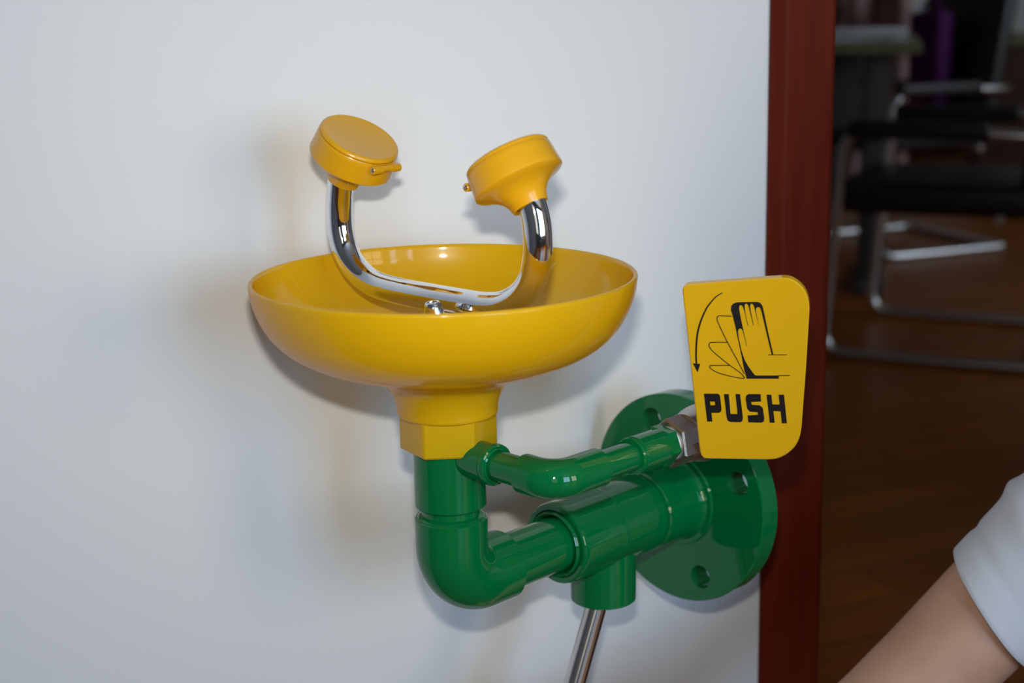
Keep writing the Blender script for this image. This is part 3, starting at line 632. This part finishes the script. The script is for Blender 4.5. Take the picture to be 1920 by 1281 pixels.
# left arm resting on the knee
LEL = Vector((0.20, -0.68, 0.45)); LWR = Vector((0.14, -0.60, 0.50))
LEL = Vector((0.37, -0.70, 0.40)); LWR = Vector((0.235, -0.61, 0.475))
limb(b, [LSH, LSH.lerp(LEL, .5), LEL, LEL.lerp(LWR, .5), LWR], [0.050, 0.043, 0.037, 0.032, 0.024], seg=24)
for k in range(4): limb(b, [LWR + Vector((-0.03, 0.02 - 0.017 * k + 0.012, 0.006)), LWR + Vector((-0.085, 0.024 - 0.019 * k + 0.012, 0.012)), LWR + Vector((-0.125, 0.028 - 0.020 * k + 0.012, -0.012 + (0.006 if k in (1, 2) else 0)))], [0.0095, 0.0088, 0.0072], n=4, seg=12)
ball(b, LWR + Vector((-0.035, 0.006, 0.005)), (0.046, 0.040, 0.016))
limb(b, [LWR + Vector((-0.015, 0.035, 0.002)), LWR + Vector((-0.045, 0.060, 0.002)), LWR + Vector((-0.070, 0.066, -0.004))], [0.012, 0.0105, 0.0085], n=4, seg=12)
# legs, squatting
LEGS = []
for s in (-1, 1):
    hip = PEL + Vector((0, 0.085 * s, 0.0)); knee = Vector((0.26, -0.43 + 0.17 * s + (-0.02 if s > 0 else 0), 0.42)); ank = Vector((0.50, -0.43 + 0.14 * s, 0.09))
    if s > 0: knee = Vector((0.30, -0.315, 0.385))
    LEGS.append((hip, knee, ank))
    limb(b, [hip, hip.lerp(knee, .5), knee, knee.lerp(ank, .35), ank], [0.088, 0.072, 0.052, 0.050, 0.034], seg=24)
    limb(b, [ank, ank + Vector((-0.08, 0, -0.045)), ank + Vector((-0.17, 0, -0.062))], [0.034, 0.034, 0.026], seg=20)
body = pchild(remeshed(b, 'body', 'skin', 0.0045, smooth=3))
# short sleeve seen in the frame: a loose cotton tube with a hem and folds round the arm
def sleeve(sh, el, t_end, r0, r1, name, seed, tilt):
    ax = (el - sh).normalized(); L = (el - sh).length * t_end
    x, y, z = frame(ax, (0.0, -1.0, 0.2)); b = bmesh.new(); rows = []; nu, nv = 96, 44
    prof_ = [(i / nv, 0.0) for i in range(nv + 1)] + [(1.003, -0.0010), (1.0, -0.0030), (0.96, -0.0034), (0.85, -0.0036), (0.6, -0.0036)]
    for t, dr_ in prof_:
        row = []
        for k in range(nu):
            a = 2 * math.pi * k / nu
            r = r0 + (r1 - r0) * t ** 0.8
            d_ = (x * math.cos(a) + y * math.sin(a))
            fold = 0.0
            for (t0, w_, amp, sl) in ((0.86, 0.022, -0.0016, 0.02), (0.66, 0.055, 0.0042, 0.18), (0.52, 0.045, -0.0034, 0.16), (0.36, 0.06, 0.0050, -0.15), (0.18, 0.06, -0.003, 0.1)):
                tt_ = t - t0 - sl * math.sin(a + seed) * 0.5
                fold += amp * math.exp(-(tt_ / w_) ** 2) * (0.6 + 0.4 * math.sin(a * 1.0 + seed + t0 * 5))
            fold += 0.0012 * math.sin(a * 3 + seed) * t
            hh = L * t + t * r * d_.dot(tilt)
            row.append(b.verts.new(sh + z * hh + d_ * (r + fold + dr_)))
        rows.append(row)
    for A, B in zip(rows, rows[1:]):
        for k in range(nu): b.faces.new((A[k], A[(k + 1) % nu], B[(k + 1) % nu], B[k]))
    return pchild(finish(b, name, 'cotton', angle=70))
sleeve(SH + (SH - EL).normalized() * 0.02, EL, 0.532, 0.060, 0.0510, 'sleeve', 0.6, VZ * 0.40 + (VX * 0.75 - VY * 0.66) * 0.10)
sleeve(LSH + (LSH - LEL).normalized() * 0.02, LEL, 0.60, 0.066, 0.055, 'sleeve', 2.0, Vector((0, 0, 0)))
b = bmesh.new()                                   # T-shirt trunk
limb(b, [PEL + Vector((-0.01, 0, 0.03)), PEL + Vector((-0.09, 0, 0.14)), Vector((0.42, -0.428, 0.47)), Vector((0.372, -0.426, 0.580))], [0.138, 0.124, 0.133, 0.108], seg=28, flat=1.18, hint=(1, 0, 0.5))
limb(b, [SH + Vector((0.005, -0.005, 0)), Vector((0.335, -0.425, 0.603)), LSH], [0.062, 0.074, 0.062])
pchild(remeshed(b, 'shirt', 'cotton', 0.006, smooth=4))
b = bmesh.new()                                   # trousers
ball(b, PEL + Vector((0.01, 0, -0.02)), (0.150, 0.165, 0.120))
for hip, knee, ank in LEGS: limb(b, [hip, hip.lerp(knee, .5), knee, knee.lerp(ank, .35), ank + Vector((0, 0, 0.03))], [0.100, 0.085, 0.073, 0.065, 0.052], seg=24)
pchild(remeshed(b, 'trousers', 'denim', 0.007, smooth=4))
b = bmesh.new()
ball(b, HD + Vector((0.018, 0, 0.018)), (0.090, 0.083, 0.104)); ball(b, HD + Vector((0.055, 0, -0.045)), (0.052, 0.072, 0.085))
limb(b, [HD + Vector((0.095, 0, 0.0)), HD + Vector((0.135, 0, -0.06)), HD + Vector((0.135, 0, -0.16))], [0.032, 0.034, 0.014])
pchild(remeshed(b, 'hair', 'hair', 0.006, smooth=3))
for s in (-1, 1):
    b = bmesh.new(); ball(b, HD + Vector((-0.0785, 0.031 * s, 0.006)), (0.009, 0.013, 0.0075)); eye = pchild(finish(b, 'eye', 'eye'))
    b = bmesh.new(); ball(b, HD + Vector((-0.0850, 0.031 * s, 0.006)), (0.0030, 0.0058, 0.0058)); ir = finish(b, 'iris', 'hair'); ir.parent = eye
for hip, knee, ank in LEGS:
    b = bmesh.new(); limb(b, [ank + Vector((0.035, 0, -0.042)), ank + Vector((-0.07, 0, -0.045)), ank + Vector((-0.185, 0, -0.052))], [0.040, 0.042, 0.032], seg=20)
    for v in b.verts: v.co.z = max(v.co.z, 0.012)
    sh_ = pchild(remeshed(b, 'shoe', 'shoe', 0.006, smooth=2))
    b = add_sheet(bmesh.new(), [(ank.x - 0.075 + 0.150 * math.cos(t_ * math.pi / 18), ank.y + (0.042 - 0.006 * math.cos(t_ * math.pi / 18)) * math.copysign(abs(math.sin(t_ * math.pi / 18)) ** 0.7, math.sin(t_ * math.pi / 18))) for t_ in range(36)], [], lambda x, y, h: Vector((x, y, h)), 0.0, 0.022, 0.003); so = finish(b, 'sole', 'rubber'); so.parent = sh_
